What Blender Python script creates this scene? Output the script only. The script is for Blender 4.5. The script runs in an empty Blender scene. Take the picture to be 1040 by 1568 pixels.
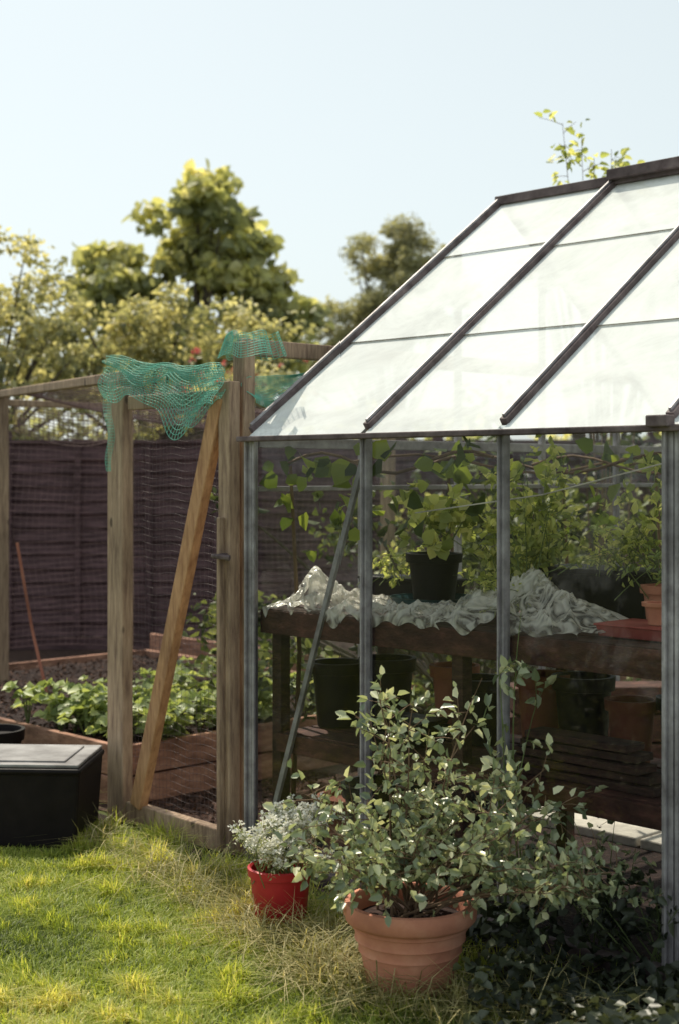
import bpy, math, numpy as np
from mathutils import Vector, noise
rng=np.random.default_rng(7)
scene=bpy.context.scene
H=1.5
TH=math.radians(-46.05)
CS,SN=math.cos(TH),math.sin(TH)
OX,OY=-0.34,5.55
def G(s,d,z): return (OX+CS*s-SN*d, OY+SN*s+CS*d, z)
# ---------------------------------------------------------------- materials
def mat(name,c1,c2,scale=8,rough=.8,bump=.2,stretch=(1,1,1),spec=.3,detail=6,metal=0,c3=None,bscale=None,knots=False):
    m=bpy.data.materials.new(name); m.use_nodes=True
    nt=m.node_tree; b=nt.nodes['Principled BSDF']
    tc=nt.nodes.new('ShaderNodeTexCoord'); mp=nt.nodes.new('ShaderNodeMapping')
    mp.inputs['Scale'].default_value=stretch
    nt.links.new(tc.outputs['Object'],mp.inputs[0])
    n=nt.nodes.new('ShaderNodeTexNoise'); n.inputs['Scale'].default_value=scale; n.inputs['Detail'].default_value=detail
    n.inputs['Roughness'].default_value=.65
    nt.links.new(mp.outputs[0],n.inputs[0])
    r=nt.nodes.new('ShaderNodeValToRGB'); r.color_ramp.elements[0].position=.32; r.color_ramp.elements[1].position=.7
    r.color_ramp.elements[0].color=(*c1,1); r.color_ramp.elements[1].color=(*c2,1)
    if c3:
        e=r.color_ramp.elements.new(.52); e.color=(*c3,1)
    nt.links.new(n.outputs[0],r.inputs[0])
    n3=nt.nodes.new('ShaderNodeTexNoise'); n3.inputs['Scale'].default_value=2.3; n3.inputs['Detail'].default_value=4
    nt.links.new(tc.outputs['Object'],n3.inputs[0])
    mr=nt.nodes.new('ShaderNodeMapRange'); mr.inputs[1].default_value=.3; mr.inputs[2].default_value=.7; mr.inputs[3].default_value=.66; mr.inputs[4].default_value=1.22
    nt.links.new(n3.outputs[0],mr.inputs[0])
    mu=nt.nodes.new('ShaderNodeVectorMath'); mu.operation='SCALE'; nt.links.new(r.outputs[0],mu.inputs[0]); nt.links.new(mr.outputs[0],mu.inputs['Scale'])
    last=mu.outputs[0]
    if knots:
        vo=nt.nodes.new('ShaderNodeTexVoronoi'); vo.inputs['Scale'].default_value=4.2
        mk=nt.nodes.new('ShaderNodeMapping'); mk.inputs['Scale'].default_value=(1.6,1.6,1)
        nt.links.new(tc.outputs['Object'],mk.inputs[0]); nt.links.new(mk.outputs[0],vo.inputs[0])
        m3=nt.nodes.new('ShaderNodeMapRange'); m3.inputs[1].default_value=.06; m3.inputs[2].default_value=.11; m3.inputs[3].default_value=.35; m3.inputs[4].default_value=1
        nt.links.new(vo.outputs[0],m3.inputs[0])
        mv=nt.nodes.new('ShaderNodeVectorMath'); mv.operation='SCALE'; nt.links.new(last,mv.inputs[0]); nt.links.new(m3.outputs[0],mv.inputs['Scale']); last=mv.outputs[0]
    nt.links.new(last,b.inputs['Base Color'])
    b.inputs['Roughness'].default_value=rough; b.inputs['Specular IOR Level'].default_value=spec
    b.inputs['Metallic'].default_value=metal
    if bump:
        n2=nt.nodes.new('ShaderNodeTexNoise'); n2.inputs['Scale'].default_value=bscale or scale*4; n2.inputs['Detail'].default_value=4
        nt.links.new(mp.outputs[0],n2.inputs[0])
        bp=nt.nodes.new('ShaderNodeBump'); bp.inputs['Strength'].default_value=bump; bp.inputs['Distance'].default_value=.01
        nt.links.new(n2.outputs[0],bp.inputs['Height']); nt.links.new(bp.outputs[0],b.inputs['Normal'])
    return m
def leafmat(name,cols,trans=.4,rough=.45,spec=.35,k=1.0,warm=(1.6,1.5,.8)):
    m=bpy.data.materials.new(name); m.use_nodes=True
    cols=[tuple(min(.85,x*k) for x in c) for c in cols]
    nt=m.node_tree; b=nt.nodes['Principled BSDF']; out=nt.nodes['Material Output']
    a=nt.nodes.new('ShaderNodeAttribute'); a.attribute_name='rnd'
    r=nt.nodes.new('ShaderNodeValToRGB')
    els=r.color_ramp.elements
    els[0].color=(*cols[0],1); els[1].color=(*cols[-1],1)
    for i,c in enumerate(cols[1:-1]):
        e=els.new((i+1)/(len(cols)-1)); e.color=(*c,1)
    nt.links.new(a.outputs['Fac'],r.inputs[0]); nt.links.new(r.outputs[0],b.inputs['Base Color'])
    b.inputs['Roughness'].default_value=rough; b.inputs['Specular IOR Level'].default_value=spec
    t=nt.nodes.new('ShaderNodeBsdfTranslucent')
    hs=nt.nodes.new('ShaderNodeMix'); hs.data_type='RGBA'; hs.blend_type='MULTIPLY'; hs.inputs[0].default_value=1
    hs.inputs[7].default_value=(*warm,1)
    nt.links.new(r.outputs[0],hs.inputs[6]); nt.links.new(hs.outputs[2],t.inputs[0])
    mx=nt.nodes.new('ShaderNodeMixShader'); mx.inputs[0].default_value=trans
    nt.links.new(b.outputs[0],mx.inputs[1]); nt.links.new(t.outputs[0],mx.inputs[2]); nt.links.new(mx.outputs[0],out.inputs[0])
    return m
def glassmat(name,dirtcol,scale,n0,n1,lo,hi,tint=(.93,.95,.95),gloss=.07,transl=0.):
    m=bpy.data.materials.new(name); m.use_nodes=True
    nt=m.node_tree; nt.nodes.remove(nt.nodes['Principled BSDF']); out=nt.nodes['Material Output']
    tr=nt.nodes.new('ShaderNodeBsdfTransparent'); tr.inputs[0].default_value=(*tint,1)
    gl=nt.nodes.new('ShaderNodeBsdfGlossy'); gl.inputs['Roughness'].default_value=.05
    df=nt.nodes.new('ShaderNodeBsdfDiffuse'); df.inputs[0].default_value=(*dirtcol,1)
    tl=nt.nodes.new('ShaderNodeBsdfTranslucent'); tl.inputs[0].default_value=(*dirtcol,1)
    md=nt.nodes.new('ShaderNodeMixShader'); md.inputs[0].default_value=transl
    nt.links.new(df.outputs[0],md.inputs[1]); nt.links.new(tl.outputs[0],md.inputs[2])
    lw=nt.nodes.new('ShaderNodeFresnel'); lw.inputs[0].default_value=1.45
    m1=nt.nodes.new('ShaderNodeMixShader')
    mu=nt.nodes.new('ShaderNodeMath'); mu.operation='MULTIPLY'; mu.inputs[1].default_value=gloss/.05
    mu.use_clamp=True
    nt.links.new(lw.outputs[0],mu.inputs[0]); nt.links.new(mu.outputs[0],m1.inputs[0])
    nt.links.new(tr.outputs[0],m1.inputs[1]); nt.links.new(gl.outputs[0],m1.inputs[2])
    tc=nt.nodes.new('ShaderNodeTexCoord'); n=nt.nodes.new('ShaderNodeTexNoise'); n.inputs['Scale'].default_value=scale; n.inputs['Detail'].default_value=9
    n.inputs['Roughness'].default_value=.72; n.inputs['Distortion'].default_value=.4
    nt.links.new(tc.outputs['Object'],n.inputs[0])
    mr=nt.nodes.new('ShaderNodeMapRange'); mr.inputs[1].default_value=n0; mr.inputs[2].default_value=n1; mr.inputs[3].default_value=lo; mr.inputs[4].default_value=hi
    nt.links.new(n.outputs[0],mr.inputs[0])
    m2=nt.nodes.new('ShaderNodeMixShader'); nt.links.new(mr.outputs[0],m2.inputs[0])
    nt.links.new(m1.outputs[0],m2.inputs[1]); nt.links.new(md.outputs[0],m2.inputs[2]); nt.links.new(m2.outputs[0],out.inputs[0])
    return m
WOOD=mat('weathered_wood',(.20,.13,.095),(.50,.36,.26),9,.8,.45,(6,6,.7),c3=(.37,.26,.18),knots=True)
WOODL=mat('brace_wood',(.34,.17,.09),(.68,.40,.22),9,.75,.4,(5,5,.9),c3=(.54,.30,.155),knots=True)
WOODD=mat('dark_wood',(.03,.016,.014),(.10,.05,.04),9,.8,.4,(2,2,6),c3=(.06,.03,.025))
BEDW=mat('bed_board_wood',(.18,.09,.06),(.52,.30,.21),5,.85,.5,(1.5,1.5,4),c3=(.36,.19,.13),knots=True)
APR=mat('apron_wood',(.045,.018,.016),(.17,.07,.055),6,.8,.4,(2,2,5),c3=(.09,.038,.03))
FENCE=mat('fence_stain',(.05,.028,.032),(.17,.098,.105),5,.85,.5,(1,1,9),c3=(.10,.058,.064))
ALU=mat('dull_aluminium',(.22,.20,.21),(.46,.44,.46),14,.5,.15,metal=.25)
BROWNM=mat('gutter_brown',(.07,.048,.05),(.20,.155,.155),14,.65,.2,spec=.25)
GLASS=glassmat('wall_glass',(.66,.6,.6),1.5,.54,.80,.002,.28,gloss=.036)
ROOFG=glassmat('whitewashed_roof_glass',(.91,.94,.93),2.6,.36,.62,.68,.94,transl=.22,gloss=.06)
BLACKP=mat('black_plastic',(.008,.006,.007),(.016,.012,.013),10,.55,.05,spec=.15)
GREYP=mat('sunlit_lid',(.12,.11,.11),(.38,.37,.37),5,.6,.1)  # black box lid: sunlight on its top painted in as grey
TERRA=mat('terracotta',(.42,.16,.11),(.62,.31,.21),5,.85,.25,c3=(.54,.23,.15))
TERRAD=mat('terracotta_dark',(.2,.06,.035),(.3,.11,.07),7,.85,.1)
REDP=mat('red_plastic',(.38,.018,.022),(.52,.03,.04),6,.45,.03,spec=.4)
SOIL=mat('soil',(.016,.009,.009),(.065,.038,.032),30,1,1,c3=(.03,.017,.015),bscale=60)
SOILG=mat('bark_mulch',(.03,.016,.013),(.16,.09,.065),55,1,1,c3=(.06,.033,.025),bscale=90)
BARK=mat('bark',(.06,.05,.04),(.16,.13,.10),10,.9,.6,(3,3,.6))
STEMG=mat('green_stem',(.09,.13,.04),(.2,.24,.09),10,.7,.1)
STEMB=mat('woody_stem',(.12,.075,.045),(.25,.16,.1),10,.8,.3)
NETG=mat('green_net_fibre',(.12,.46,.35),(.28,.68,.54),10,.6,0)
NETB=mat('brown_net_fibre',(.13,.08,.085),(.26,.17,.17),10,.7,0)
NETD=mat('grey_net_fibre',(.05,.035,.04),(.16,.12,.13),10,.5,0)
STONE=mat('paving_stone',(.45,.41,.37),(.72,.66,.58),12,.9,.4)
TRAYB=mat('blue_plastic_tray',(.02,.06,.07),(.04,.09,.10),8,.4,0)
# ---------------------------------------------------------------- mesh builder
class MB:
    def __init__(s): s.v=[]; s.f=[]
    def box(s,c,size,ang=TH,taper=1):
        ca,sa=math.cos(ang),math.sin(ang); b=len(s.v)
        for z in(-.5,.5):
            t=1 if z<0 else taper
            for x,y in((-.5,-.5),(.5,-.5),(.5,.5),(-.5,.5)):
                X,Y=x*size[0]*t,y*size[1]*t
                s.v.append((c[0]+X*ca-Y*sa,c[1]+X*sa+Y*ca,c[2]+z*size[2]))
        for f in((3,2,1,0),(4,5,6,7),(0,1,5,4),(1,2,6,5),(2,3,7,6),(3,0,4,7)): s.f.append(tuple(b+i for i in f))
    def beam(s,p,q,w,h,up=(0,0,1)):
        p=Vector(p);q=Vector(q);d=(q-p).normalized();u=Vector(up)
        sd=d.cross(u).normalized();u=sd.cross(d).normalized();b=len(s.v)
        for e in(p,q):
            for x,y in((-.5,-.5),(.5,-.5),(.5,.5),(-.5,.5)):
                s.v.append(tuple(e+sd*x*w+u*y*h))
        for f in((0,1,2,3),(7,6,5,4),(4,5,1,0),(5,6,2,1),(6,7,3,2),(7,4,0,3)): s.f.append(tuple(b+i for i in f))
    def tube(s,pts,rad,n=6):
        pts=[Vector(p) for p in pts]; b=len(s.v); k=len(pts)
        for i,p in enumerate(pts):
            d=(pts[min(i+1,k-1)]-pts[max(i-1,0)]).normalized()
            a=d.cross(Vector((.31,.2,.93)) if abs(d.z)<.9 else Vector((1,0,.1))).normalized(); c=d.cross(a)
            for j in range(n):
                t=2*math.pi*j/n; s.v.append(tuple(p+(a*math.cos(t)+c*math.sin(t))*rad[i]))
        for i in range(k-1):
            for j in range(n):
                s.f.append((b+i*n+j,b+i*n+(j+1)%n,b+(i+1)*n+(j+1)%n,b+(i+1)*n+j))
        s.f.append(tuple(b+(k-1)*n+j for j in range(n)))
    def lathe(s,c,prof,n=40,sx=1,sy=1,ang=0):
        b=len(s.v)
        ca,sa=math.cos(ang),math.sin(ang)
        for r,z in prof:
            for j in range(n):
                t=2*math.pi*j/n; x,y=r*math.cos(t)*sx,r*math.sin(t)*sy
                s.v.append((c[0]+x*ca-y*sa,c[1]+x*sa+y*ca,c[2]+z))
        for i in range(len(prof)-1):
            for j in range(n):
                s.f.append((b+i*n+j,b+i*n+(j+1)%n,b+(i+1)*n+(j+1)%n,b+(i+1)*n+j))
        s.f.append(tuple(b+(len(prof)-1)*n+j for j in range(n)))
    def quad(s,*p):
        b=len(s.v); s.v+=list(p); s.f.append(tuple(range(b,b+len(p))))
    def obj(s,name,m,parent=None,bevel=0,smooth=False):
        me=bpy.data.meshes.new(name); me.from_pydata(s.v,[],s.f); me.update()
        me.materials.append(m)
        o=bpy.data.objects.new(name,me); scene.collection.objects.link(o)
        if parent: o.parent=parent
        if bevel:
            bv=o.modifiers.new('bevel','BEVEL'); bv.width=bevel; bv.segments=2; bv.limit_method='ANGLE'
        if smooth:
            me.shade_smooth()
            es=o.modifiers.new('es','EDGE_SPLIT'); es.split_angle=math.radians(40)
        return o
def empty(name):
    o=bpy.data.objects.new(name,None); scene.collection.objects.link(o); return o
def npmesh(name,V,F,m,parent,rnd=None,smooth=False):
    me=bpy.data.meshes.new(name); nv=len(V); nf=len(F); k=F.shape[1]
    me.vertices.add(nv); me.vertices.foreach_set('co',V.astype(np.float32).ravel())
    me.loops.add(nf*k); me.loops.foreach_set('vertex_index',F.astype(np.int32).ravel())
    me.polygons.add(nf); me.polygons.foreach_set('loop_start',np.arange(0,nf*k,k,dtype=np.int32))
    me.update(calc_edges=True)
    if rnd is not None:
        a=me.attributes.new('rnd','FLOAT','POINT'); a.data.foreach_set('value',rnd.astype(np.float32))
    me.materials.append(m)
    o=bpy.data.objects.new(name,me); scene.collection.objects.link(o)
    if parent: o.parent=parent
    if smooth: me.shade_smooth()
    return o
def nrm(a): return a/np.maximum(np.linalg.norm(a,axis=1,keepdims=True),1e-6)
def leaves(name,P,D,U,L,W,m,parent=None,fold=.25,droop=.15,rnd=None):
    N=len(P); D=nrm(D); S=nrm(np.cross(D,U)); U=nrm(np.cross(S,D))
    L=np.broadcast_to(L,(N,))[:,None]; W=np.broadcast_to(W,(N,))[:,None]
    v=np.stack([P,P+D*L*.3-S*W*.5+U*W*fold,P+D*L*.7-S*W*.38+U*(W*fold*.8-L*droop*.4),P+D*L-U*L*droop,
        P+D*L*.7+S*W*.38+U*(W*fold*.8-L*droop*.4),P+D*L*.3+S*W*.5+U*W*fold],1)
    b=np.arange(N)[:,None]*6
    F=np.concatenate([b+np.array([[0,1,2,3]]),b+np.array([[0,3,4,5]])],0)
    if rnd is None: rnd=rng.random(N)
    return npmesh(name,v.reshape(-1,3),F,m,parent,np.repeat(rnd,6))
def blades(name,P,ang,lean,h,w,m,parent=None,rnd=None):
    N=len(P); hd=np.stack([np.cos(ang),np.sin(ang),np.zeros(N)],1); sd=np.stack([-np.sin(ang),np.cos(ang),np.zeros(N)],1)
    up=np.array([[0,0,1.]]); h=h[:,None]; w=np.broadcast_to(w,(N,))[:,None]; lean=lean[:,None]
    def pt(t): return P+hd*h*lean*t*t+up*h*(t-.45*lean*t*t)
    a,b_,c=pt(0),pt(.5),pt(1.)
    v=np.stack([a-sd*w*.5,a+sd*w*.5,b_+sd*w*.4,b_-sd*w*.4,c+sd*w*.05,c-sd*w*.05],1)
    b=np.arange(N)[:,None]*6
    F=np.concatenate([b+np.array([[0,1,2,3]]),b+np.array([[3,2,4,5]])],0)
    if rnd is None: rnd=rng.random(N)
    return npmesh(name,v.reshape(-1,3),F,m,parent,np.repeat(rnd,6))
def rdir(n,zb=0.,zs=1.):
    d=rng.normal(size=(n,3)); d[:,2]=d[:,2]*zs+zb; return nrm(d)
# ---------------------------------------------------------------- world, sun, camera
sun_dir=Vector((-.46,.89,0)).normalized(); EL=math.radians(54)
sv=Vector((sun_dir.x*math.cos(EL),sun_dir.y*math.cos(EL),math.sin(EL)))
w=bpy.data.worlds.new('World'); scene.world=w; w.use_nodes=True
nt=w.node_tree; bg=nt.nodes['Background']; sk=nt.nodes.new('ShaderNodeTexSky'); sk.sky_type='NISHITA'; sk.sun_disc=False
sk.sun_elevation=EL; sk.sun_rotation=math.atan2(sun_dir.x,sun_dir.y); sk.air_density=1.1; sk.dust_density=1.6; sk.ozone_density=1.0
hs=nt.nodes.new('ShaderNodeHueSaturation'); hs.inputs['Saturation'].default_value=.42; hs.inputs['Value'].default_value=1.0
tn=nt.nodes.new('ShaderNodeMix'); tn.data_type='RGBA'; tn.blend_type='MIX'; tn.inputs[0].default_value=.55; tn.inputs[7].default_value=(5.0,5.75,5.6,1) # thin summer haze
nt.links.new(sk.outputs[0],hs.inputs['Color']); nt.links.new(hs.outputs[0],tn.inputs[6]); nt.links.new(tn.outputs[2],bg.inputs[0]); bg.inputs[1].default_value=.15
sl=bpy.data.lights.new('sun','SUN'); sl.energy=5.0; sl.angle=math.radians(.5); sl.color=(1,.91,.74)
so=bpy.data.objects.new('sun',sl); scene.collection.objects.link(so); so.rotation_euler=sv.to_track_quat('Z','Y').to_euler()
cam=bpy.data.cameras.new('camera'); co=bpy.data.objects.new('camera',cam); scene.collection.objects.link(co)
co.location=(0,0,H); co.rotation_euler=(math.radians(90),0,0)
cam.sensor_fit='VERTICAL'; cam.sensor_height=36; cam.lens=50.5; cam.shift_y=-.0376; cam.clip_end=1000
cam.dof.use_dof=True; cam.dof.focus_distance=4.8; cam.dof.aperture_fstop=2.8
scene.camera=co
scene.view_settings.view_transform='Standard'; scene.view_settings.look='None'; scene.view_settings.exposure=0
# ---------------------------------------------------------------- ground
m=mat('lawn_ground',(.05,.055,.02),(.16,.17,.05),3,1,.6,c3=(.09,.11,.035),bscale=80)
b=MB(); b.quad((-300,-100,0),(300,-100,0),(300,500,0),(-300,500,0)); b.obj('ground',m)
b=MB(); b.quad(G(-1.3,-.42,.004),G(4,-.55,.004),G(4,0.02,.004),G(-1.3,.02,.004)); b.obj('soil_strip',SOIL)
b=MB(); b.quad(G(-7,.06,.005),G(-.03,.06,.005),G(-.03,7,.005),G(-7,7,.005)); b.obj('bark_path',SOILG)
b=MB(); b.quad(G(.01,.03,.006),G(4,.03,.006),G(4,3,.006),G(.01,3,.006)); b.obj('greenhouse_floor_soil',SOIL)
b=MB()
for i in range(2): b.box(G(.62+.62*i,1.5,.025),(.6,.55,.04))
b.obj('paving_slabs',STONE,bevel=.006)
GR=leafmat('grass_blades',[(.10,.14,.03),(.26,.33,.055),(.44,.49,.10),(.66,.60,.26)],.45,.5)
DRY=leafmat('dry_grass',[(.16,.17,.06),(.34,.31,.14),(.60,.52,.3)],.35,.6)
def to_sd(x,y):
    X=x-OX;Y=y-OY; return CS*X+SN*Y, -SN*X+CS*Y
n=180000
x=rng.uniform(-2.2,1.0,n); y=rng.uniform(3.4,7.0,n); s_,d_=to_sd(x,y)
keep=(d_<-.12+.06*np.sin(s_*9)+.05*rng.normal(size=n))&(x<.35+.25*rng.normal(size=n))
keep&=~((x<-1.05)&(x>-1.76)&(y>5.7)&(y<6.2))
nz=np.array([noise.noise((a*1.6,c*1.6,0)) for a,c in zip(x,y)])
nz2=np.array([noise.noise((a*8,c*8,3)) for a,c in zip(x,y)])
x,y,nz,nz2,d_=x[keep],y[keep],nz[keep],nz2[keep],d_[keep]
N=len(x); h=.018+.028*rng.random(N)+.085*np.clip(nz2,0,1); h*=1+1.2*np.clip((d_+.5)*2,0,1)
blades('lawn_grass',np.stack([x,y,np.zeros(N)],1),rng.uniform(0,6.28,N)*.6+nz2*6,rng.uniform(.2,1.4,N),h,.0044,GR,
    rnd=np.clip(.46+.6*nz+.4*nz2+.2*rng.normal(size=N),0,1))
n=60000
x=rng.uniform(-7,3,n); y=rng.uniform(-1,7.5,n); s_,d_=to_sd(x,y); k=(d_<-.3)&~((x>-2.2)&(x<1)&(y>3.4))
x,y=x[k],y[k]; N=len(x)
blades('lawn_grass',np.stack([x,y,np.zeros(N)],1),rng.uniform(0,6.28,N),rng.uniform(.2,1.2,N),.03+.03*rng.random(N),.008,GR)
P=[];
for (cx,cy,r,k,) in [(-.42,5.0,.12,200),(-.28,4.65,.12,240),(-.12,4.5,.12,320),(-.02,4.32,.13,420),(.05,4.6,.12,260),(-.62,5.25,.14,180),(-.95,5.75,.1,100),(.1,4.08,.16,260),(.35,3.95,.18,260),(.6,3.85,.2,200),(-.25,4.85,.1,150),(-.5,5.2,.1,160),(-.05,4.2,.12,240),(-.75,5.55,.12,140)]:
    q=rng.normal(size=(k,2))*r*.55+np.array([cx,cy]); P.append(q)
P=np.concatenate(P); N=len(P)
blades('long_dry_grass',np.c_[P,np.zeros(N)],rng.uniform(0,6.28,N),rng.uniform(.5,1.9,N),.06+.18*rng.random(N)**1.5,.0042,DRY,rnd=rng.random(N)**1.2)
# ---------------------------------------------------------------- greenhouse
gh=empty('greenhouse'); W=3.0; EV=1.64; RZ=2.72; BAY=.627; LN=BAY*6; hw=W/2
fr=MB()
for k in range(7):
    s=BAY*k
    wd=.04 if k in(3,) else .024
    for d in(0,W):
        fr.box(G(s,d,(EV+.05)/2),(wd if k else .045,.036,EV-.05))
        fr.box(G(s,d-.026 if d==0 else d+.026,(EV+.05)/2),(.008,.014,EV-.06))
    if k in(0,3): fr.box(G(s+.03,-.012,(EV+.05)/2),(.012,.012,EV-.06))
for j in range(1,5):
    d=.6*j; zt=EV+(RZ-EV)*(1-abs(d-hw)/hw)
    for s in(0,LN): fr.box(G(s,d,zt/2),(.024,.03,zt-.02))
for s in(0,LN):
    fr.beam(G(s,.03,EV-.02),G(s,W-.03,EV-.02),.03,.04)
    fr.beam(G(s,.03,1.44),G(s,W-.03,1.44),.018,.02)
fr.obj('wall_bars',ALU,gh,.003)
ra=MB(); ri=MB()
def slope(d): return EV+.012+(RZ-EV)*(d/hw)
nv=Vector((SN*(RZ-EV)*1,-CS*(RZ-EV),hw)).normalized()
for k in range(7):
    s=BAY*k
    ra.beam(G(s,0,slope(0)+.014),G(s,hw,slope(hw)+.014),.030 if k else .020,.028,nv)
    ri.beam(G(s-.002,0,slope(0)+.035),G(s-.002,hw,slope(hw)+.035),.011,.012,nv)
    ra.beam(G(s,W,slope(0)+.012),G(s,hw+.012,slope(hw)+.012),.03,.034)
ra.beam(G(-.02,hw,RZ+.03),G(LN,hw,RZ+.03),.05,.04)
ra.beam(G(-.02,-.035,EV-.008),G(LN,-.035,EV-.008),.05,.020)
ra.beam(G(-.02,W+.035,EV-.008),G(LN,W+.035,EV-.008),.05,.03)
ra.beam(G(1.85,-.06,EV+.012),G(1.92,-.06,EV+.012),.05,.034)
ra.beam(G(.62,hw-.03,RZ+.05),G(1.9,hw-.03,RZ+.055),.05,.045)
ra.obj('rafters_and_gutter',BROWNM,gh,.004); ri.obj('rafter_ribs',ALU,gh,.002)
bs=MB()
bs.beam(G(0,0,.025),G(LN,0,.025),.07,.05);bs.beam(G(0,W,.025),G(LN,W,.025),.07,.05)
bs.beam(G(0,.04,.025),G(0,W-.04,.025),.07,.05)
bs.obj('base_rail',BROWNM,gh,.004)
st=MB(); st.beam(G(.60,.03,EV-.03),G(.05,.03,.07),.016,.022); st.beam(G(3.1,.03,EV-.03),G(3.6,.03,.07),.016,.022); st.obj('diagonal_struts',ALU,gh,.002)
g=MB()
for k in range(6):
    s=BAY*k
    for d in(0.004,W-.004):
        z0,z1=.05,EV-.03
        g.quad(G(s+.01,d,z0),G(s+BAY-.01,d,z0),G(s+BAY-.01,d,z1),G(s+.01,d,z1))
for s in(0,LN):
    for j in range(5):
        d0,d1=.6*j+.01,.6*j+.59
        def zt(d): return EV+(RZ-EV)*(1-abs(d-hw)/hw)-.02
        if d0<hw<d1: g.quad(G(s,d0,.05),G(s,d1,.05),G(s,d1,zt(d1)),G(s,hw,zt(hw)),G(s,d0,zt(d0)))
        else: g.quad(G(s,d0,.05),G(s,d1,.05),G(s,d1,zt(d1)),G(s,d0,zt(d0)))
g.obj('wall_glass',GLASS,gh)
g=MB(); jn=MB()
cuts=[(-.045,.53),(.505,1.10),(1.075,1.5)]
for k in range(6):
    s=BAY*k; s1=s+BAY-.012
    for i,(a,c) in enumerate(cuts):
        a2=a+(0 if i==0 else .02*math.sin(k*2.1+i)); cc=c
        z=lambda d,e: EV+.012+(RZ-EV)*(d/hw)+e
        e0=.008 if i else .006; e1=.002
        g.quad(G(s+.012,a2,z(a2,e0)),G(s1,a2,z(a2,e0)),G(s1,cc,z(cc,e1)),G(s+.012,cc,z(cc,e1)))
        if i: jn.beam(G(s+.014,a2-.001,z(a2,e0+.001)),G(s1-.002,a2-.001,z(a2,e0+.001)),.004,.003)
        b2,c3=W-a2,W-cc
        g.quad(G(s+.012,b2,z(a2,e0)),G(s1,b2,z(a2,e0)),G(s1,c3,z(cc,e1)),G(s+.012,c3,z(cc,e1)))
g.obj('roof_glass',ROOFG,gh)
jn.obj('glass_lap_edges',mat('lap_edge_grime',(.25,.2,.16),(.5,.44,.38),30,.9,0),gh)
# ---------------------------------------------------------------- potting bench + contents
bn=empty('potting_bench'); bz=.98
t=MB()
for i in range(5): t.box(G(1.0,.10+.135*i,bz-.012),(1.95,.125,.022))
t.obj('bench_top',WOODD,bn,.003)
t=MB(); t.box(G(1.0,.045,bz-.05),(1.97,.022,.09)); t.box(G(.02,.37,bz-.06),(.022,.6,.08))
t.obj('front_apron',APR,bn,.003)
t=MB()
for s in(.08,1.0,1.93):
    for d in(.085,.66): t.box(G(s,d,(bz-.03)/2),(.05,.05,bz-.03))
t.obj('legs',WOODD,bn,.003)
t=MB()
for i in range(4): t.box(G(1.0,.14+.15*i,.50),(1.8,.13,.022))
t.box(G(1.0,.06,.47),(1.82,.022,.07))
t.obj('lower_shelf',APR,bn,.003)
def potprof(r,h,tp=.78,rim=.012): 
    return [(r*tp*.3,0),(r*tp,0),(r*.97,h*.82),(r*.97+rim,h*.83),(r+rim,h),(r-.004,h),(r*.93,h*.9),(.001,h*.88)]
def pot(name,c,r,h,m,n=32,**k):
    q=MB(); q.lathe(c,potprof(r,h,**k),n); return q.obj(name,m,None,0,True)
m=bpy.data.materials.new('clear_plastic_sheet'); m.use_nodes=True; nt=m.node_tree; bb=nt.nodes['Principled BSDF']
bb.inputs['Base Color'].default_value=(.9,.87,.8,1); bb.inputs['Roughness'].default_value=.2; bb.inputs['Specular IOR Level'].default_value=.9
tl=nt.nodes.new('ShaderNodeBsdfTranslucent'); tl.inputs[0].default_value=(.93,.89,.78,1); mx=nt.nodes.new('ShaderNodeMixShader'); mx.inputs[0].default_value=.4
n1=nt.nodes.new('ShaderNodeTexNoise'); n1.inputs['Scale'].default_value=10; n1.inputs['Distortion'].default_value=3; n1.inputs['Detail'].default_value=1; bp=nt.nodes.new('ShaderNodeBump'); bp.inputs['Strength'].default_value=.8; bp.inputs['Distance'].default_value=.03
tc=nt.nodes.new('ShaderNodeTexCoord'); nt.links.new(tc.outputs['Object'],n1.inputs[0])
nt.links.new(n1.outputs[0],bp.inputs['Height']); nt.links.new(bp.outputs[0],bb.inputs['Normal'])
tp=nt.nodes.new('ShaderNodeBsdfTransparent'); mx2=nt.nodes.new('ShaderNodeMixShader')
mr=nt.nodes.new('ShaderNodeMapRange'); mr.inputs[1].default_value=.40; mr.inputs[2].default_value=.60; mr.inputs[3].default_value=.08; mr.inputs[4].default_value=.8
nt.links.new(n1.outputs[0],mr.inputs[0]); nt.links.new(mr.outputs[0],mx2.inputs[0])
nt.links.new(bb.outputs[0],mx.inputs[1]); nt.links.new(tl.outputs[0],mx.inputs[2])
nt.links.new(mx.outputs[0],mx2.inputs[1]); nt.links.new(tp.outputs[0],mx2.inputs[2]); nt.links.new(mx2.outputs[0],nt.nodes['Material Output'].inputs[0]); CLOTH=m
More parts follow.
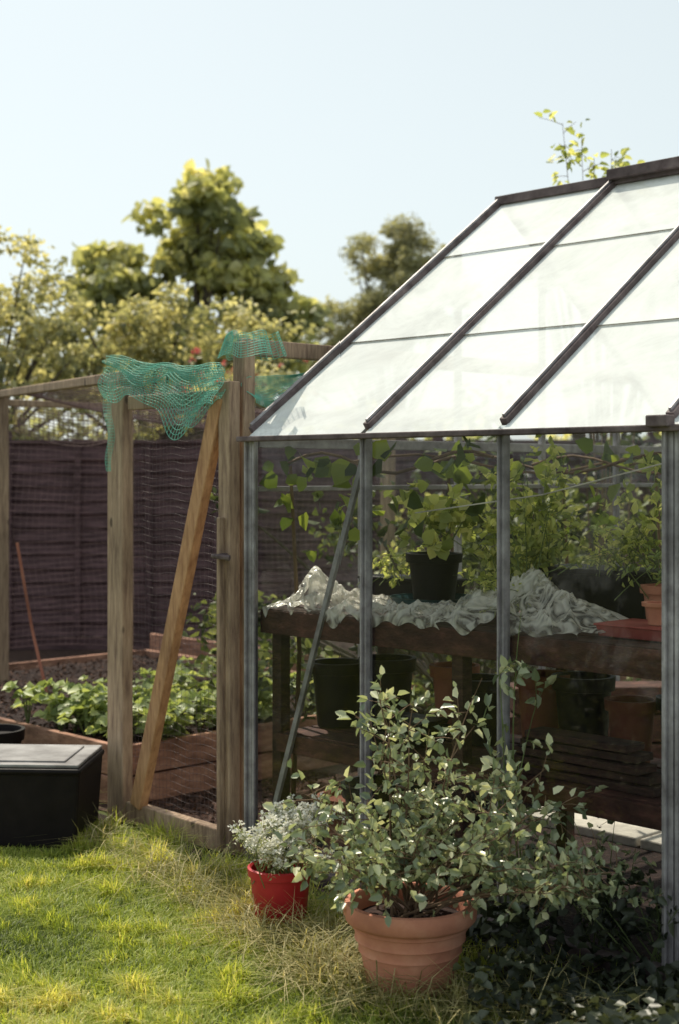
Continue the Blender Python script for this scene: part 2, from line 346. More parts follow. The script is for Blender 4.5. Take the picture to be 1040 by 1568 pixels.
def sheet(name,s0,s1,d0,d1,humps,amp=.03,sd=0):
    ns,nd=int((s1-s0)/.008),int((d1-d0)/.009); V=[]
    for i in range(ns+1):
        for j in range(nd+1):
            u,v=i/ns,j/nd
            edge=noise.noise((u*6+sd,0,0))*.09
            s=s0+(s1-s0)*u+noise.noise((v*4,sd,1))*.05; d=d0+(d1-d0)*v+edge*(1-v)
            wx=s*7+sd+.8*noise.noise((s*4,d*4,7)); wy=d*6+.8*noise.noise((s*4,d*4,9))
            r1=max(0,1-abs(noise.noise((wx,wy,.3)))*3.2); r2=max(0,1-abs(noise.noise((wx*2.1+wy,wy*2.1,1.3)))*3.5)
            f=min(1,4*min(u,1-u,v+.1,1-v)+.25)
            z=bz+.004+f*(amp*r1+amp*.4*r2)
            for hs_,hd,hr,hh in humps:
                q=((s-hs_)/hr)**2+((d-hd)/(hr*1.1))**2
                z+=hh*math.exp(-q**.8)*(1+.3*noise.noise((s*9,d*9,5+sd))+.18*(r1-.5))
            if d<.03: z=min(z,bz+.02-(.03-d)*1.1); d=.026
            V.append(G(s,d,z))
    F=[(i*(nd+1)+j,(i+1)*(nd+1)+j,(i+1)*(nd+1)+j+1,i*(nd+1)+j+1) for i in range(ns) for j in range(nd)]
    return npmesh(name,np.array(V),np.array(F),CLOTH,None,None,True)
sheet('crumpled_plastic_sheet',.03,.32,.03,.5,[(.08,.26,.09,.08),(.17,.18,.07,.04)],.045,1)
sheet('crumpled_plastic_sheet',.38,.95,.0,.30,[(.5,.1,.08,.02),(.85,.12,.1,.04)],.04,4)
sheet('crumpled_plastic_sheet',.90,1.53,.02,.43,[(1.10,.33,.15,.10),(1.27,.25,.15,.07),(1.0,.15,.09,.04)],.045,9)
c=G(.54,.45,bz+.002)
q=MB(); q.lathe(c,[(.05,0),(.14,0),(.165,.05),(.17,.05),(.16,.044),(.13,.012),(.001,.012)],40); q.obj('pot_saucer',TRAYB,None,0,True)
c2=(c[0],c[1],c[2]+.015); pot('black_flower_pot',c2,.098,.2,BLACKP)
q=MB(); cc=G(1.26,.56,bz+.09); q.box(cc,(.42,.2,.17),TH,1.08); q.box((cc[0],cc[1],cc[2]+.09),(.48,.235,.02)); q.obj('plant_trough',BLACKP,None,.006)
q=MB(); cc=G(.30,.58,bz+.05); q.box(cc,(.4,.16,.09),TH,1.08); q.box((cc[0],cc[1],cc[2]+.05),(.44,.18,.014)); q.obj('seed_tray',BLACKP,None,.005)
q=MB(); cc=G(1.64,.26,bz+.02); q.box(cc,(.26,.2,.035),TH,1.06); q.box((cc[0],cc[1],cc[2]+.02),(.29,.22,.008)); q.obj('red_seed_tray',mat('faded_red_plastic',(.26,.05,.045),(.42,.12,.10),6,.6,.05),None,.005)
pot('terracotta_flower_pot',G(1.56,.44,bz+.002),.06,.15,TERRA)
pot('terracotta_flower_pot',G(1.70,.40,bz+.002),.055,.12,TERRA)
pot('terracotta_flower_pot',G(1.68,.24,bz+.046),.04,.07,TERRA)
pot('black_flower_pot',G(.80,.55,bz+.002),.07,.13,BLACKP)
pot('black_flower_pot',G(.95,.60,bz+.002),.065,.12,BLACKP)
pot('black_flower_pot',G(1.05,.45,bz+.002),.06,.12,BLACKP)
SH=.513
for nm,s,d,r,h,mm in [('black',.17,.30,.1,.25,BLACKP),('black',.38,.36,.1,.28,BLACKP),('terracotta',.60,.50,.085,.26,TERRAD),('black',.80,.42,.095,.24,BLACKP),('terracotta',1.02,.5,.09,.27,TERRAD),('black',1.2,.5,.10,.28,BLACKP),('terracotta',1.40,.5,.08,.22,TERRAD),('black',1.58,.55,.085,.24,BLACKP),('terracotta',1.76,.5,.07,.16,TERRAD)]:
    pot(nm+'_flower_pot',G(s,d,SH),r,h,mm)
for nm,s,d,r,h,mm in [('black',.35,.35,.14,.3,BLACKP),('black',.75,.3,.15,.36,BLACKP),('terracotta',.1,.42,.11,.2,TERRAD)]:
    pot(nm+'_flower_pot',G(s,d,.008),r,h,mm)
for i in range(4):
    q=MB(); cc=G(.62+.004*i,.2,SH+.02+.022*i); q.box(cc,(.24,.18,.014),TH+.04*i,1.04); q.box((cc[0],cc[1],cc[2]+.009),(.26,.2,.006),TH+.04*i); q.obj('seed_tray',BLACKP,None,.003)
q=MB()
for i in range(5): q.box(G(1.45,.16+.01*(i%2),SH+.012+.03*i),(.60-.05*i,.10,.024),TH+.03*math.sin(i*2.3))
q.obj('wooden_slats',WOODD,None,.003)
q=MB()
for i in range(4): q.box((1.2+.02*i,6.62+.01*i,.075+.13*i),(.95,.2,.12),.04*i-.05)
q.obj('wooden_sleepers',APR,None,.01)
c=G(1.75,.75,.006)
q=MB(); q.lathe(c,[(.12,0),(.17,.03),(.18,.14),(.16,.26),(.1,.33),(.04,.35),(.0,.34)],28,1.2,.7,TH); q.obj('compost_sack',mat('sack',(.05,.055,.08),(.18,.19,.24),9,.45,.6,bscale=12),None,0,True)
q=MB(); q.tube([G(.75,.12,1.36),G(1.3,.14,1.43),G(1.88,.1,1.55)],[.0025]*3,5); q.obj('support_string',STONE)
# ---------------------------------------------------------------- plants
def stemplant(name,base,targets,lm,leafL,per,spread,stem=.004,sm=STEMG,aspect=.6,twig=.08,sag=.0,rb=.03,fold=.25,start=.25,rnd=None,upb=.3,parent=None):
    e=empty(name); q=MB(); PP=[];DD=[]
    for t in targets:
        p0=Vector(base)+Vector((rng.normal()*rb,rng.normal()*rb,0)); p3=Vector(t)
        mid=p0.lerp(p3,.5)+Vector((rng.normal()*.03,rng.normal()*.03,.06+sag))
        pts=[];rad=[]
        for i in range(9):
            u=i/8; p=p0*(1-u)**2+mid*2*u*(1-u)+p3*u*u; pts.append(p); rad.append(stem*(1-.75*u))
        q.tube(pts,rad,5)
        nt_=max(3,int(per/5))
        for k in range(nt_):
            u=start+(1-start)*rng.random()**.8; p=p0*(1-u)**2+mid*2*u*(1-u)+p3*u*u
            dr=Vector(rdir(1,upb)[0]); ln=twig*(.5+rng.random()); e2=p+dr*ln
            q.tube([p,p+dr*ln*.5+Vector((0,0,.005)),e2],[stem*.35,stem*.28,stem*.15],4)
            for j in range(5):
                a=.25+.75*j/4; x=p.lerp(e2,a); sdv=Vector(rdir(1,0)[0])
                PP.append(x); DD.append((dr*.5+sdv*(.9 if j<4 else .2)))
    q.obj('stems',sm,e)
    P=np.array(PP)+rng.normal(size=(len(PP),3))*spread; D=np.array(DD); N=len(P)
    U=rdir(N,.9,.6); L=leafL*rng.uniform(.55,1.25,N)
    leaves('leaves',P,D,U,L,L*aspect,lm,e,fold,.2)
    return e,P
ROSE=leafmat('rose_leaf',[(.10,.13,.08),(.22,.26,.15),(.38,.41,.25),(.66,.64,.42)],.28,.32,.7,1.15,(1.4,1.4,.9))
VINE=leafmat('vine_leaf',[(.03,.05,.018),(.09,.13,.03),(.28,.34,.08)],.5,.45)
LIME=leafmat('lime_leaf',[(.14,.18,.06),(.36,.41,.16),(.66,.66,.34)],.55,.45)
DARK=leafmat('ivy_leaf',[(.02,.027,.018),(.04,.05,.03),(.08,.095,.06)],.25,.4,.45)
SILV=leafmat('silver_leaf',[(.22,.27,.14),(.40,.44,.26),(.62,.63,.45)],.3,.7,.2)
STRAW=leafmat('strawberry_leaf',[(.12,.16,.07),(.28,.35,.13),(.50,.55,.26)],.42,.42)
q=MB(); pc=(.205,4.2,.0)
q.lathe(pc,[(.03,.0),(.118,0),(.128,.02),(.146,.11),(.152,.112),(.150,.122),(.157,.145),(.163,.147),(.161,.157),(.166,.180),(.172,.183),(.172,.194),(.186,.198),(.194,.208),(.196,.235),(.190,.252),(.176,.254),(.168,.245),(.165,.2),(.001,.2)],64)
planter=q.obj('terracotta_planter',TERRA,None,0,True)
q=MB(); q.lathe((pc[0],pc[1],.202),[(.16,.0),(.1,.01),(.001,.014)],24); q.obj('planter_soil',SOIL,planter)
tg=[(.107,4.25,.87),(.09,4.3,.76),(.15,4.35,.80),(.20,4.2,.77),(.43,4.35,.88),(.25,4.3,.65),(.33,4.2,.68),(-.10,4.25,.55),(-.04,4.1,.50),(.04,4.35,.50),(-.15,4.3,.42),(.62,4.3,.62),(.70,4.4,.50),(.78,4.25,.34),(.72,4.1,.31),(.55,4.2,.50),(.1,4.0,.42),(.23,4.05,.49),(.39,4.1,.54),(.16,4.05,.37),(.35,4.0,.44),(.47,4.05,.38),(0,4.05,.40),(.08,4.2,.47),(.18,4.25,.55),(.29,4.35,.57),(.53,4.15,.42),(.62,4.1,.38),(.06,4.0,.36),(.33,4.3,.49),(.45,4.3,.47),(.2,4.1,.43),(.49,4.4,.57),(-.02,4.15,.35),(.14,4.2,.52),(-.1,4.2,.36),(.12,4.1,.40),(.3,4.1,.38),(.4,4.2,.42),(.57,4.0,.33),(.82,4.15,.35),(.84,4.2,.28),(.72,4.1,.29),(.66,4.05,.33),(.45,4.1,.46)]
stemplant('rose_bush',(.2,4.22,.2),tg,ROSE,.035,54,.010,.0045,STEMB,.62,.095,.0,.04,start=.5)
stemplant('rose_shoot',(.52,4.62,.0),[(.575,4.55,1.07),(.50,4.55,.92),(.64,4.6,.8),(.46,4.6,.72),(.56,4.5,.6)],ROSE,.04,30,.006,.0045,STEMG,.6,.08)
q=MB(); rc=(-.195,4.78,0)
q.lathe(rc,[(.03,0),(.078,0),(.084,.012),(.1,.165),(.108,.168),(.110,.192),(.103,.196),(.097,.19),(.095,.15),(.001,.15)],44)
bk=q.obj('red_bucket',REDP,None,0,True)
q=MB(); q.tube([(rc[0]-.106,rc[1],.18),(rc[0]-.1,rc[1]+.06,.19),(rc[0]-.02,rc[1]+.12,.2),(rc[0]+.08,rc[1]+.08,.19),(rc[0]+.106,rc[1],.18)],[.0025]*5,6); q.obj('handle',ALU,bk)
tg=[(rc[0]+.04+rng.normal()*.075,rc[1]+rng.normal()*.07,.21+.18*rng.random()) for _ in range(60)]
al,PA=stemplant('white_alyssum',(rc[0],rc[1],.15),tg,SILV,.014,50,.004,.002,STEMG,.4,.030,rb=.05,start=.45)
FLW=leafmat('white_petal',[(.80,.78,.70),(.85,.85,.80)],.35,.7,warm=(1,1,.95))
fc=PA[rng.integers(0,len(PA),1300)]; fc=fc[fc[:,2]>.22]; P=np.repeat(fc+rng.normal(size=fc.shape)*.006+np.array([[0,-.006,.010]]),6,0)+rng.normal(size=(len(fc)*6,3))*.003
leaves('flowers',P,rdir(len(P),.2,.5),rdir(len(P),1,.5),.010,.009,FLW,al,.1,.1)
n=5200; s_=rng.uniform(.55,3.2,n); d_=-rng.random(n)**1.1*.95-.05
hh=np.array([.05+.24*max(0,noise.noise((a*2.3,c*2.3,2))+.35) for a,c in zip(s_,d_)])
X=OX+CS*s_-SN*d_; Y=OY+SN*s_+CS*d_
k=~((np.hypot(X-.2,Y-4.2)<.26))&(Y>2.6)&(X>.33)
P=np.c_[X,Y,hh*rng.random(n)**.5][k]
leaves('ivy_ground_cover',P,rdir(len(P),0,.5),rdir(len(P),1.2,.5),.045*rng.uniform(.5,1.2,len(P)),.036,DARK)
stemplant('dead_nettle',(.95,4.3,0),[(.95+rng.normal()*.25,4.3+rng.normal()*.2,.15+.2*rng.random()) for _ in range(16)],DARK,.04,30,.01,.003,STEMG,.6,.06)
stemplant('bindweed',(.85,4.5,0),[(.75+rng.normal()*.15,4.5+rng.normal()*.1,.2+.25*rng.random()) for _ in range(12)],ROSE,.035,18,.01,.003,STEMG,.6,.06)
c=G(.54,.45,bz+.19)
def around(c,n,rx,z0,z1): return [(c[0]+rng.normal()*rx,c[1]+rng.normal()*rx,c[2]+rng.uniform(z0,z1)) for _ in range(n)]
stemplant('pelargonium',c,around(c,8,.10,.04,.30),LIME,.055,22,.008,.004,STEMG,.95,.07,fold=.1)
c=G(1.05,.45,bz); stemplant('tomato_plant',c,around(c,15,.09,.12,.60),LIME,.042,36,.01,.004,STEMG,.5,.09)
c=G(1.28,.56,bz+.17); stemplant('seedlings',c,around(c,24,.13,.03,.20),LIME,.03,14,.006,.002,STEMG,.5,.05,rb=.12)
c=G(1.45,.56,bz+.17); stemplant('pepper_plant',c,around(c,7,.08,.12,.38),LIME,.04,20,.006,.0025,STEMG,.55,.06,rb=.04)
c=G(1.62,.45,bz+.1); stemplant('seedlings',c,around(c,12,.09,.05,.25),STRAW,.03,12,.006,.002,STEMG,.5,.05,rb=.06)
c=G(1.0,.3,bz+.03); stemplant('wilted_seedlings',c,around(c,12,.1,.02,.16),LIME,.03,12,.006,.002,STEMG,.4,.05,rb=.08)
c=G(.80,.55,bz+.1); stemplant('pepper_plant',c,around(c,11,.10,.1,.48),LIME,.045,20,.01,.003,STEMG,.6,.06,rb=.03)
c=G(.30,.58,bz+.08); stemplant('seedlings',c,around(c,14,.12,.02,.13),LIME,.028,10,.006,.002,STEMG,.5,.04,rb=.1)
e=empty('grape_vine'); q=MB(); PP=[]
for (s0,d0,s1,d1,nn) in [(.05,.15,1.0,.25,56),(.1,.9,1.4,1.0,24),(.1,1.6,1.3,1.7,20),(.15,2.3,1.4,2.2,20),(.1,.4,.1,2.8,18)]:
    pts=[G(s0+(s1-s0)*u,d0+(d1-d0)*u,1.54+.04*math.sin(u*9)) for u in np.linspace(0,1,12)]
    q.tube(pts,[.006]*12,6)
    for k in range(nn):
        u=rng.random()**1.5; p=G(s0+(s1-s0)*u,d0+(d1-d0)*u,1.58-.34*rng.random()**2.0*(1 if u<.55 else .5)); PP.append(np.array(p)+rng.normal(size=3)*.05)
for s0,d0 in((.05,.16),(.12,1.0),(.12,1.8),(.1,2.6)):
    q.tube([G(s0,d0,0),G(s0+.02,d0+.03,.8),G(s0+.0,d0,1.53)],[.012,.010,.007],6)
q.obj('vine_stems',STEMB,e); P=np.array(PP); P[:,2]=np.minimum(P[:,2],1.6)
Lf=rng.uniform(.05,.10,len(P)); leaves('vine_leaves',P,rdir(len(P),-.6,.6),rdir(len(P),.4,.6),Lf,Lf*.95,VINE,e,.12,.25)
def bush(name,subs,lm,leaf,nl,rs,br=True,asp=.6,trunkbase=None,zs=.5,col=BARK,r0=.03,dn=0.,nst=999):
    e=empty(name); P=[];R=[]
    q=MB()
    for ci,c in enumerate(subs):
        c=np.array(c); rr=rs*rng.uniform(.55,1.35)
        v=rdir(nl)*((rng.random((nl,1)))**.5)*rr; v[:,2]*=.75
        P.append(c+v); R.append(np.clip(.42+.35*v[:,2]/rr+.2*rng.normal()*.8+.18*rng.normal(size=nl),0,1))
        if trunkbase is not None and ci<nst:
            b0=Vector(trunkbase); t=Vector(c); m_=b0.lerp(t,.55)+Vector((0,0,.12*(t-b0).length*.5))
            pts=[b0*(1-u)**2+m_*2*u*(1-u)+t*u*u for u in np.linspace(0,1,7)]
            q.tube(pts,[r0*(1-.88*u) for u in np.linspace(0,1,7)],5)
    if trunkbase is not None: q.obj('limbs',col,e)
    P=np.concatenate(P);R=np.concatenate(R);N=len(P)
    L=leaf*rng.uniform(.5,1.2,N)
    leaves('foliage',P,rdir(N,-.3+dn,.7),rdir(N,.5,.9),L,L*asp,lm,e,.15,.2,R)
    return e
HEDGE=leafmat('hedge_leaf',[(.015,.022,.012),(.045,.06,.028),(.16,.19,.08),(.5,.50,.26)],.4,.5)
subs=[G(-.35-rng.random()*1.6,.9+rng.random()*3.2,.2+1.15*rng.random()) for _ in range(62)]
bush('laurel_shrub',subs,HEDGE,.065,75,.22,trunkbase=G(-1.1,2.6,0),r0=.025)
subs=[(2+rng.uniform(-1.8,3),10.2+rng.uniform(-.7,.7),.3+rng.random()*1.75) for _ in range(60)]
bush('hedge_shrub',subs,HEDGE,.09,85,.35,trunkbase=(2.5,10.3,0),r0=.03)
# ---------------------------------------------------------------- fence
fe=empty('garden_fence'); bd=MB(); ps=MB(); FY=12.2
for i in range(-6,8):
    x0=-1.0+1.83*i
    for k in range(14):
        z=.12+.115*k
        y=FY+rng.normal()*.004
        bq=len(bd.v)
        tl_=.026
        nseg=6; 
        for si in range(nseg+1):
            X=x0+.05+1.73*si/nseg; jz=.011*noise.noise((X*1.7,k*3.1,i)); jy=.008*noise.noise((X*2,k*2.3,4))
            bd.v+= [(X,y-tl_+jy,z+jz),(X,y-tl_-.012+jy,z+.003+jz),(X,y,z+.142),(X,y+.01,z+.142)]
        for si in range(nseg):
            o=bq+si*4
            for f in((0,1,5,4),(1,2,6,5),(2,3,7,6),(3,0,4,7)): bd.f.append(tuple(o+a for a in f))
    for X in(x0+.04,x0+.62,x0+1.22,x0+1.79): ps.box((X,FY-.05,.93),(.045,.025,1.62),0)
    ps.box((x0+.915,FY-.02,1.77),(1.8,.06,.03),0)
    ps.box((x0,FY,.93),(.09,.09,1.86),0)
    ps.box((x0+.915,FY-.01,.06),(1.74,.03,.11),0)
bd.obj('lap_boards',FENCE,fe); ps.obj('posts_and_battens',FENCE,fe,.004)
# ---------------------------------------------------------------- fruit cage with gate
cg=empty('fruit_cage')
A=(-.93,6.17);B=(-.43,5.62)
q=MB()
def post(x,y,w,h,m=None,a=TH): q.box((x,y,h/2),(w,w,h),a)
post(-2.05,8.7,.075,1.99); post(-1.5,10.2,.06,1.95); post(.3,9.0,.07,1.95)
q.box((B[0]+.055,B[1]+.05,1.01),(.07,.06,2.02)); 
q.beam((-2.03,8.66,1.98),(A[0]+.0,A[1]+.04,1.92),.04,.045)
q.beam((B[0]+.04,B[1]+.04,2.0),(B[0]+.04+.72*2.8,B[1]+.04+.694*2.8,2.0),.04,.065)
q.beam((-2.05,8.7,1.93),(-.2,10.4,1.93),.04,.04)
q.obj('cage_posts_and_rails',WOOD,cg,.006)
gt=empty('wooden_gate'); q=MB()
q.box((A[0],A[1],.94),(.078,.055,1.86)); q.box((A[0]-.045,A[1]+.035,.95),(.05,.03,1.9))
q.box((B[0],B[1],.94),(.07,.055,1.84)); q.box((B[0]-.03,B[1]-.03,.68),(.02,.03,1.3))
q.beam((A[0]+.04,A[1]-.044,.06),(B[0]-.03,B[1]+.03,.06),.05,.09)
q.beam((A[0]+.04,A[1]-.044,1.80),(B[0]-.03,B[1]+.03,1.80),.03,.06)
q.obj('gate_frame',WOOD,gt,.005)
q=MB(); q.beam((A[0]+.085,A[1]-.12,.10),(B[0]-.035,B[1]+.02,1.80),.07,.045,(SN,-CS,0)); q.obj('gate_brace',WOODL,gt,.005)
q=MB(); hx,hy=B[0]-.01,B[1]-.04
q.tube([(hx,hy,1.18),(hx-.02,hy-.05,1.18)],[.012,.012],10); q.tube([(hx-.05,hy-.01,1.18),(hx-.02,hy-.05,1.18),(hx+.02,hy-.06,1.175)],[.009,.01,.012],8); q.obj('gate_latch',BROWNM,gt)
def netmesh(name,fn,nu,nv_,m,parent,th):
    A_=np.array([fn(i/nu,j/nv_) for i in range(nu+1) for j in range(nv_+1)]); E=[]
    for i in range(nu+1):
        for j in range(nv_+1):
            if i<nu: E.append((i*(nv_+1)+j,(i+1)*(nv_+1)+j))
            if j<nv_: E.append((i*(nv_+1)+j,i*(nv_+1)+j+1))
    E=np.array(E); p,qv=A_[E[:,0]],A_[E[:,1]]
    d=nrm(qv-p); a=nrm(np.cross(d,np.array([[.3,.9,.25]]))); c=np.cross(d,a); N=len(E)
    vs=[]
    for e_ in(p,qv):
        for k in range(3):
            t=2*math.pi*k/3; vs.append(e_+(a*math.cos(t)+c*math.sin(t))*th)
    v=np.stack(vs,1).reshape(-1,3); b_=np.arange(N)[:,None]*6
    F=np.concatenate([b_+np.array([[k,(k+1)%3,3+(k+1)%3,3+k]]) for k in range(3)],0)
    return npmesh(name,v,F,m,parent)
Av=Vector((A[0]-.06,A[1]+.0,2.0)); Bv=Vector((B[0]-.02,B[1]-.02,1.92))
def g1(u,v):
    p=Av.lerp(Bv,u); sag=.02*math.sin(math.pi*u)
    ln=.15+.14*math.exp(-((u-.68)/.15)**2)+.03*math.exp(-((u-.06)/.1)**2)+.012*math.sin(u*19)
    f=.010*math.sin(u*17+v*3)*(.3+v)
    return (p.x-.02*v-f*.7+.012*math.sin(v*7+u*5),p.y-.06-f*.7-.02*v,p.z-sag-ln*v)
netmesh('green_netting',g1,46,15,NETG,cg,.0015)
def g1b(u,v):
    x,y,z=g1(u*.97+.015,v); z=Av.lerp(Bv,u).z-.02*math.sin(math.pi*u)+.008*math.sin(u*15)-(.04+.05*abs(math.sin(u*5.2)))*v; return (x+.012,y-.022,z)
netmesh('green_netting_fold',g1b,58,9,NETG,cg,.0013)
def g1c(u,v):
    x,y,z=g1(u*.5+.45,.8*v); return (x+.02+.02*v,y+.03,z-.01)
netmesh('green_netting_layer',g1c,24,11,NETG,cg,.0013)
def g2(u,v):
    a=u*5.5; r=.045+.03*v+.012*math.sin(a*4)
    return (B[0]+.045+r*math.cos(a)*1.1+.09*max(0,math.cos(a)),B[1]+.03+r*math.sin(a),2.05-.09*v+.01*math.sin(a*5))
netmesh('green_netting_bunch',g2,36,9,NETG,cg,.0013)
def g3(u,v):
    d=.05+u*.62; p=(B[0]+.04+.72*d,B[1]+.02+.694*d)
    return (p[0]-.03*math.sin(v*5),p[1]-.04+.02*math.sin(u*20),1.88+.10*u-.02*math.sin(u*3.1)-(.10+.03*math.sin(u*11))*v*(1-.35*u))
netmesh('green_netting_strip',g3,60,14,NETG,cg,.0016)
def g4(u,v): return (A[0]-.075+.045*u*(1-.6*v)+.02*v+.008*math.sin(v*12),A[1]-.05-.01*math.sin(v*9+u*4),1.95-.44*v)
netmesh('green_netting_tail',g4,5,34,NETG,cg,.0009)
ga=Vector((A[0]+.04,A[1]-.03,.1)); gb=Vector((B[0]-.04,B[1]+.035,.1))
netmesh('gate_netting',lambda u,v:(ga.x+(gb.x-ga.x)*u,ga.y+(gb.y-ga.y)*u+.03+.010*math.sin(u*9+v*20),.1+1.66*v+.006*math.sin(u*17)),24,54,NETD,cg,.0006)
def rn(u,v):
    p0=Vector((-2.03,8.66,2.0)).lerp(Vector((A[0],A[1],1.94)),u); q0=p0+Vector((.72,.694,0))*3.0
    p=p0.lerp(q0,v); return (p.x,p.y,p.z-.13*math.sin(math.pi*v)*(1+.4*math.sin(u*8))-.04*math.sin(math.pi*u))
netmesh('cage_roof_netting',rn,60,56,NETB,cg,.0014)
def sn(u,v):
    return (-2.1+u*2.9,9.3-.15*math.sin(u*6)+u*.5,1.93-.05*math.sin(u*9)**2-v*(.16+.05*math.sin(u*13)))
netmesh('cage_side_netting',sn,90,10,NETB,cg,.0025)
def sn2(u,v):
    return (-2.4+u*2.9+.02*math.sin(v*9),9.5-.10*math.sin(u*7+v*3)+u*.5,1.88-v*1.55+.02*math.sin(u*11+v*6))
netmesh('cage_side_mesh',sn2,74,40,NETB,cg,.0012)
# ---------------------------------------------------------------- raised beds
rb=empty('raised_bed'); c0=Vector((-.99,6.46,0)); lv=Vector((-CS,-SN,0)); gv=Vector((-SN,CS,0))
q=MB()
def brd(p,v,ln,z0,z1,off=0): q.beam(p+Vector((0,0,(z0+z1)/2)),p+v*ln+Vector((0,0,(z0+z1)/2)),.035,z1-z0)
brd(c0,lv,2.8,.0,.13); brd(c0+gv*.006,lv,2.8,.136,.275); brd(c0+gv*.02,gv,2.2,.0,.128); brd(c0+gv*.02-lv*.012,gv,2.2,.138,.275)
brd(c0+gv*2.2,lv,2.8,0,.275); brd(c0+lv*2.8+gv*.02,gv,2.16,0,.275)
brd(c0+gv*2.7,lv,3.4,0,.3); brd(c0+gv*2.72,gv,1.46,0,.3);brd(c0+gv*4.2,lv,3.4,0,.42)
q.obj('bed_boards',BEDW,rb,.004)
def patch(name,p,u,v,z,m,par,n=70,amp=.03):
    V=[];
    for i in range(n+1):
        for j in range(n+1):
            w_=p+u*(i/n)+v*(j/n); V.append((w_.x,w_.y,z+amp*noise.noise((w_.x*6,w_.y*6,0))+amp*.9*noise.noise((w_.x*19,w_.y*19,0))))
    F=[(i*(n+1)+j,(i+1)*(n+1)+j,(i+1)*(n+1)+j+1,i*(n+1)+j+1) for i in range(n) for j in range(n)]
    return npmesh(name,np.array(V),np.array(F),m,par,None,True)
patch('bed_soil',c0+lv*.01+gv*.02,lv*2.75,gv*2.15,.235,SOIL,rb)
patch('bed_soil_back',c0+lv*.01+gv*2.72,lv*3.3,gv*1.45,.26,SOIL,rb)
n=3600; a=rng.random(n);c=rng.random(n); P=np.array([c0+lv*2.7*u+gv*2.1*v for u,v in zip(a,c)]); P[:,2]=.245+.02*rng.random(n)
n2=1600; P2=np.array([G(-.05-1.0*u,.1+1.2*v,.012) for u,v in rng.random((n2,2))]); 
CHIP=leafmat('bark_chip',[(.02,.012,.01),(.06,.035,.028),(.14,.08,.06)],.05,.9,.1)
P=np.concatenate([P,P2]); N=len(P); leaves('bark_chips',P,rdir(N,0,.3),rdir(N,1.5,.6),.035*rng.uniform(.4,1.2,N),.015,CHIP,rb,.05,.1)
e=empty('strawberry_plants'); P=[];D=[];q=MB()
cen=[c0+gv*rng.uniform(.08,1.1)+lv*rng.uniform(.02,.75) for _ in range(38)]+[c0+gv*rng.uniform(.7,1.9)+lv*rng.uniform(0,1.6) for _ in range(20)]+[c0+lv*rng.uniform(.05,1.0)+gv*rng.uniform(.05,.4) for _ in range(16)]
for c in cen:
    hz=rng.uniform(.8,1.5)
    for k in range(9):
        a=rng.uniform(0,6.28); r=rng.uniform(.03,.14); z=.26+rng.uniform(.03,.15)*hz
        t=Vector((c.x+r*math.cos(a),c.y+r*math.sin(a),z)); q.tube([Vector((c.x,c.y,.23)),Vector((c.x+r*.4*math.cos(a),c.y+r*.4*math.sin(a),z*.95)),t],[.0025,.002,.0015],4)
        for j in(-1,0,1):
            aa=a+j*1.1; P.append(t); D.append((math.cos(aa),math.sin(aa),.05))
q.obj('stalks',STEMG,e); P=np.array(P);D=np.array(D);N=len(P)
Lf=.06*rng.uniform(.7,1.3,N); leaves('trifoliate_leaves',P,D,rdir(N,1.8,.6),Lf,Lf*.85,STRAW,e,.15,.25)
bx=empty('black_storage_box'); q=MB(); bc=(-1.32,5.95)
q.box((bc[0],bc[1],.155),(.56,.40,.31),-.06,1.07); q.box((bc[0],bc[1],.31),(.61,.45,.028),-.06); q.obj('box_body',BLACKP,bx,.012)
q=MB(); q.box((bc[0],bc[1]+.005,.331),(.59,.43,.014),-.06); q.box((bc[0],bc[1],.341),(.46,.33,.01),-.06); q.obj('lid',GREYP,bx,.005)
pot('black_flower_pot',(-1.62,6.75,.0),.13,.3,BLACKP)
q=MB(); q.tube([(-1.86,8.3,1.1),(-1.75,8.2,.6),(-1.62,8.0,.25)],[.009,.009,.009],6); q.obj('garden_cane',mat('cane',(.25,.08,.05),(.35,.15,.1)))
# ---------------------------------------------------------------- trees
def tree(name,base,clumps,lm,leaf,nl,rs,r0,asp=.75,dn=0,nst=30):
    subs=[]
    for cx,cy,cz,rx,ry,rz,k in clumps:
        v=rdir(k)*(rng.random((k,1))**.5); subs+= [(cx+a*rx,cy+b_*ry,cz+c_*rz) for a,b_,c_ in v]
    rng.shuffle(subs)
    e=bush(name,subs,lm,leaf,nl,rs,True,asp,(base[0],base[1],base[2]+1.6),r0=r0*.35,dn=dn,nst=nst)
    q=MB(); q.tube([(base[0],base[1],0),(base[0]+.03,base[1],.7),(base[0],base[1],1.5),(base[0],base[1],2.2)],[r0*1.3,r0,r0*.85,r0*.5],10); q.obj('trunk',BARK,e,0,True)
    return e
T1=leafmat('sycamore_leaf',[(.15,.17,.11),(.33,.35,.20),(.52,.52,.28),(.74,.70,.42)],.5,.5)
T2=leafmat('apple_leaf',[(.15,.16,.10),(.33,.33,.20),(.54,.51,.32),(.72,.68,.48)],.45,.5)
T3=leafmat('willow_leaf',[(.19,.19,.14),(.32,.32,.22),(.46,.45,.32)],.45,.6)
tree('sycamore_tree',(-2.1,20,0),[(-2.0,20,4.85,.9,.9,.85,22),(-1.4,20,4.3,.6,.7,.7,12),(-2.9,20,4.3,.8,.8,.7,14),(-1.05,20,3.6,.6,.8,.8,16),(-2.1,19.8,3.1,1.6,1.0,.9,34),(-3.2,20,3.4,.8,.8,.8,18),(-2.0,20,5.5,.45,.4,.35,7),(-.75,20,3.6,.4,.5,.8,9),(-3.3,20,4.4,.3,.3,.3,4)],T1,.19,64,.27,.16,.85)
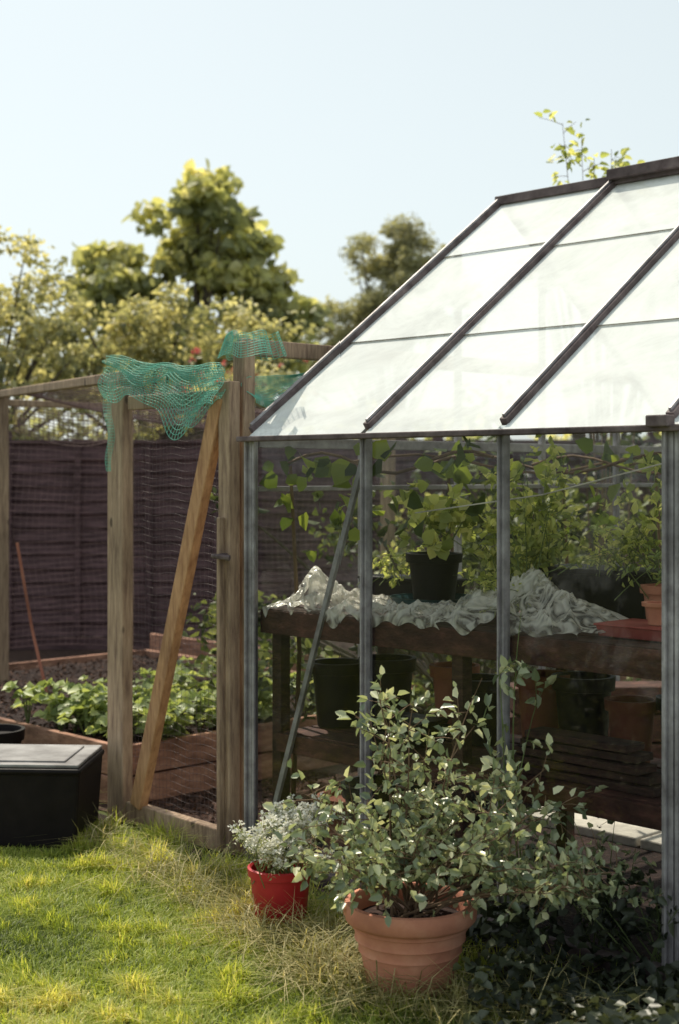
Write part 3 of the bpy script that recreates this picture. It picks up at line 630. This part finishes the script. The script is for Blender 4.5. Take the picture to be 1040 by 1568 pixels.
tree('apple_tree',(-2.0,15,0),[(-2.1,15,2.75,1.5,.8,.7,46),(-.95,15,2.7,.55,.6,.6,16),(-2.9,15,2.9,.7,.7,.8,18)],T2,.085,100,.24,.1,.6)
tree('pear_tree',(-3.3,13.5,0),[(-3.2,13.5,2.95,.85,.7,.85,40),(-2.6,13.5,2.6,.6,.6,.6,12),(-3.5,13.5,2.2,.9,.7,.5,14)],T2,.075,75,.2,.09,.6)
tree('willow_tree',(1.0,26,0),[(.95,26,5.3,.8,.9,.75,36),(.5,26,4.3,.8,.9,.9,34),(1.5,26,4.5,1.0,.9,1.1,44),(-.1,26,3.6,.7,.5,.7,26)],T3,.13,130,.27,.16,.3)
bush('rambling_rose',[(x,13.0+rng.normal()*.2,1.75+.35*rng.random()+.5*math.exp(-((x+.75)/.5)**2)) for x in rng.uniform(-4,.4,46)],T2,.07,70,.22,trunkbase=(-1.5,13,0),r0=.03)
RED=leafmat('rose_petal',[(.42,.05,.09),(.55,.14,.16),(.62,.3,.3)],.3,.6)
c=np.stack([rng.uniform(-1.6,-.1,44),12.75+rng.normal(size=44)*.1,2.15+.45*rng.random(44)],1); P=np.repeat(c,6,0)+rng.normal(size=(264,3))*.012
leaves('rose_blooms',P,rdir(264),rdir(264),.03,.03,RED)
stemplant('climbing_rose',(1.6,8.5,0),[(1.27,8.2,3.5),(1.38,8.2,3.36),(1.45,8.2,3.3),(1.55,8.2,3.35),(1.62,8.2,3.28),(1.7,8.3,3.2),(1.5,8.3,3.18),(1.4,8.2,3.12),(1.8,8.3,3.15),(1.55,8.3,3.1),(1.65,8.3,3.12)],LIME,.06,46,.02,.006,STEMB,.55,.10,start=.84)
bush('distant_shrub',[(4.0+rng.uniform(-1,1.8),24,5.2+rng.normal()*.4) for _ in range(24)],T3,.12,60,.3,trunkbase=(4.3,24,0),r0=.05)
subs=[(x,30+rng.normal(),rng.uniform(.3,2.6)) for x in rng.uniform(-16,16,150)]
bush('distant_hedge',subs,T1,.25,60,.8)
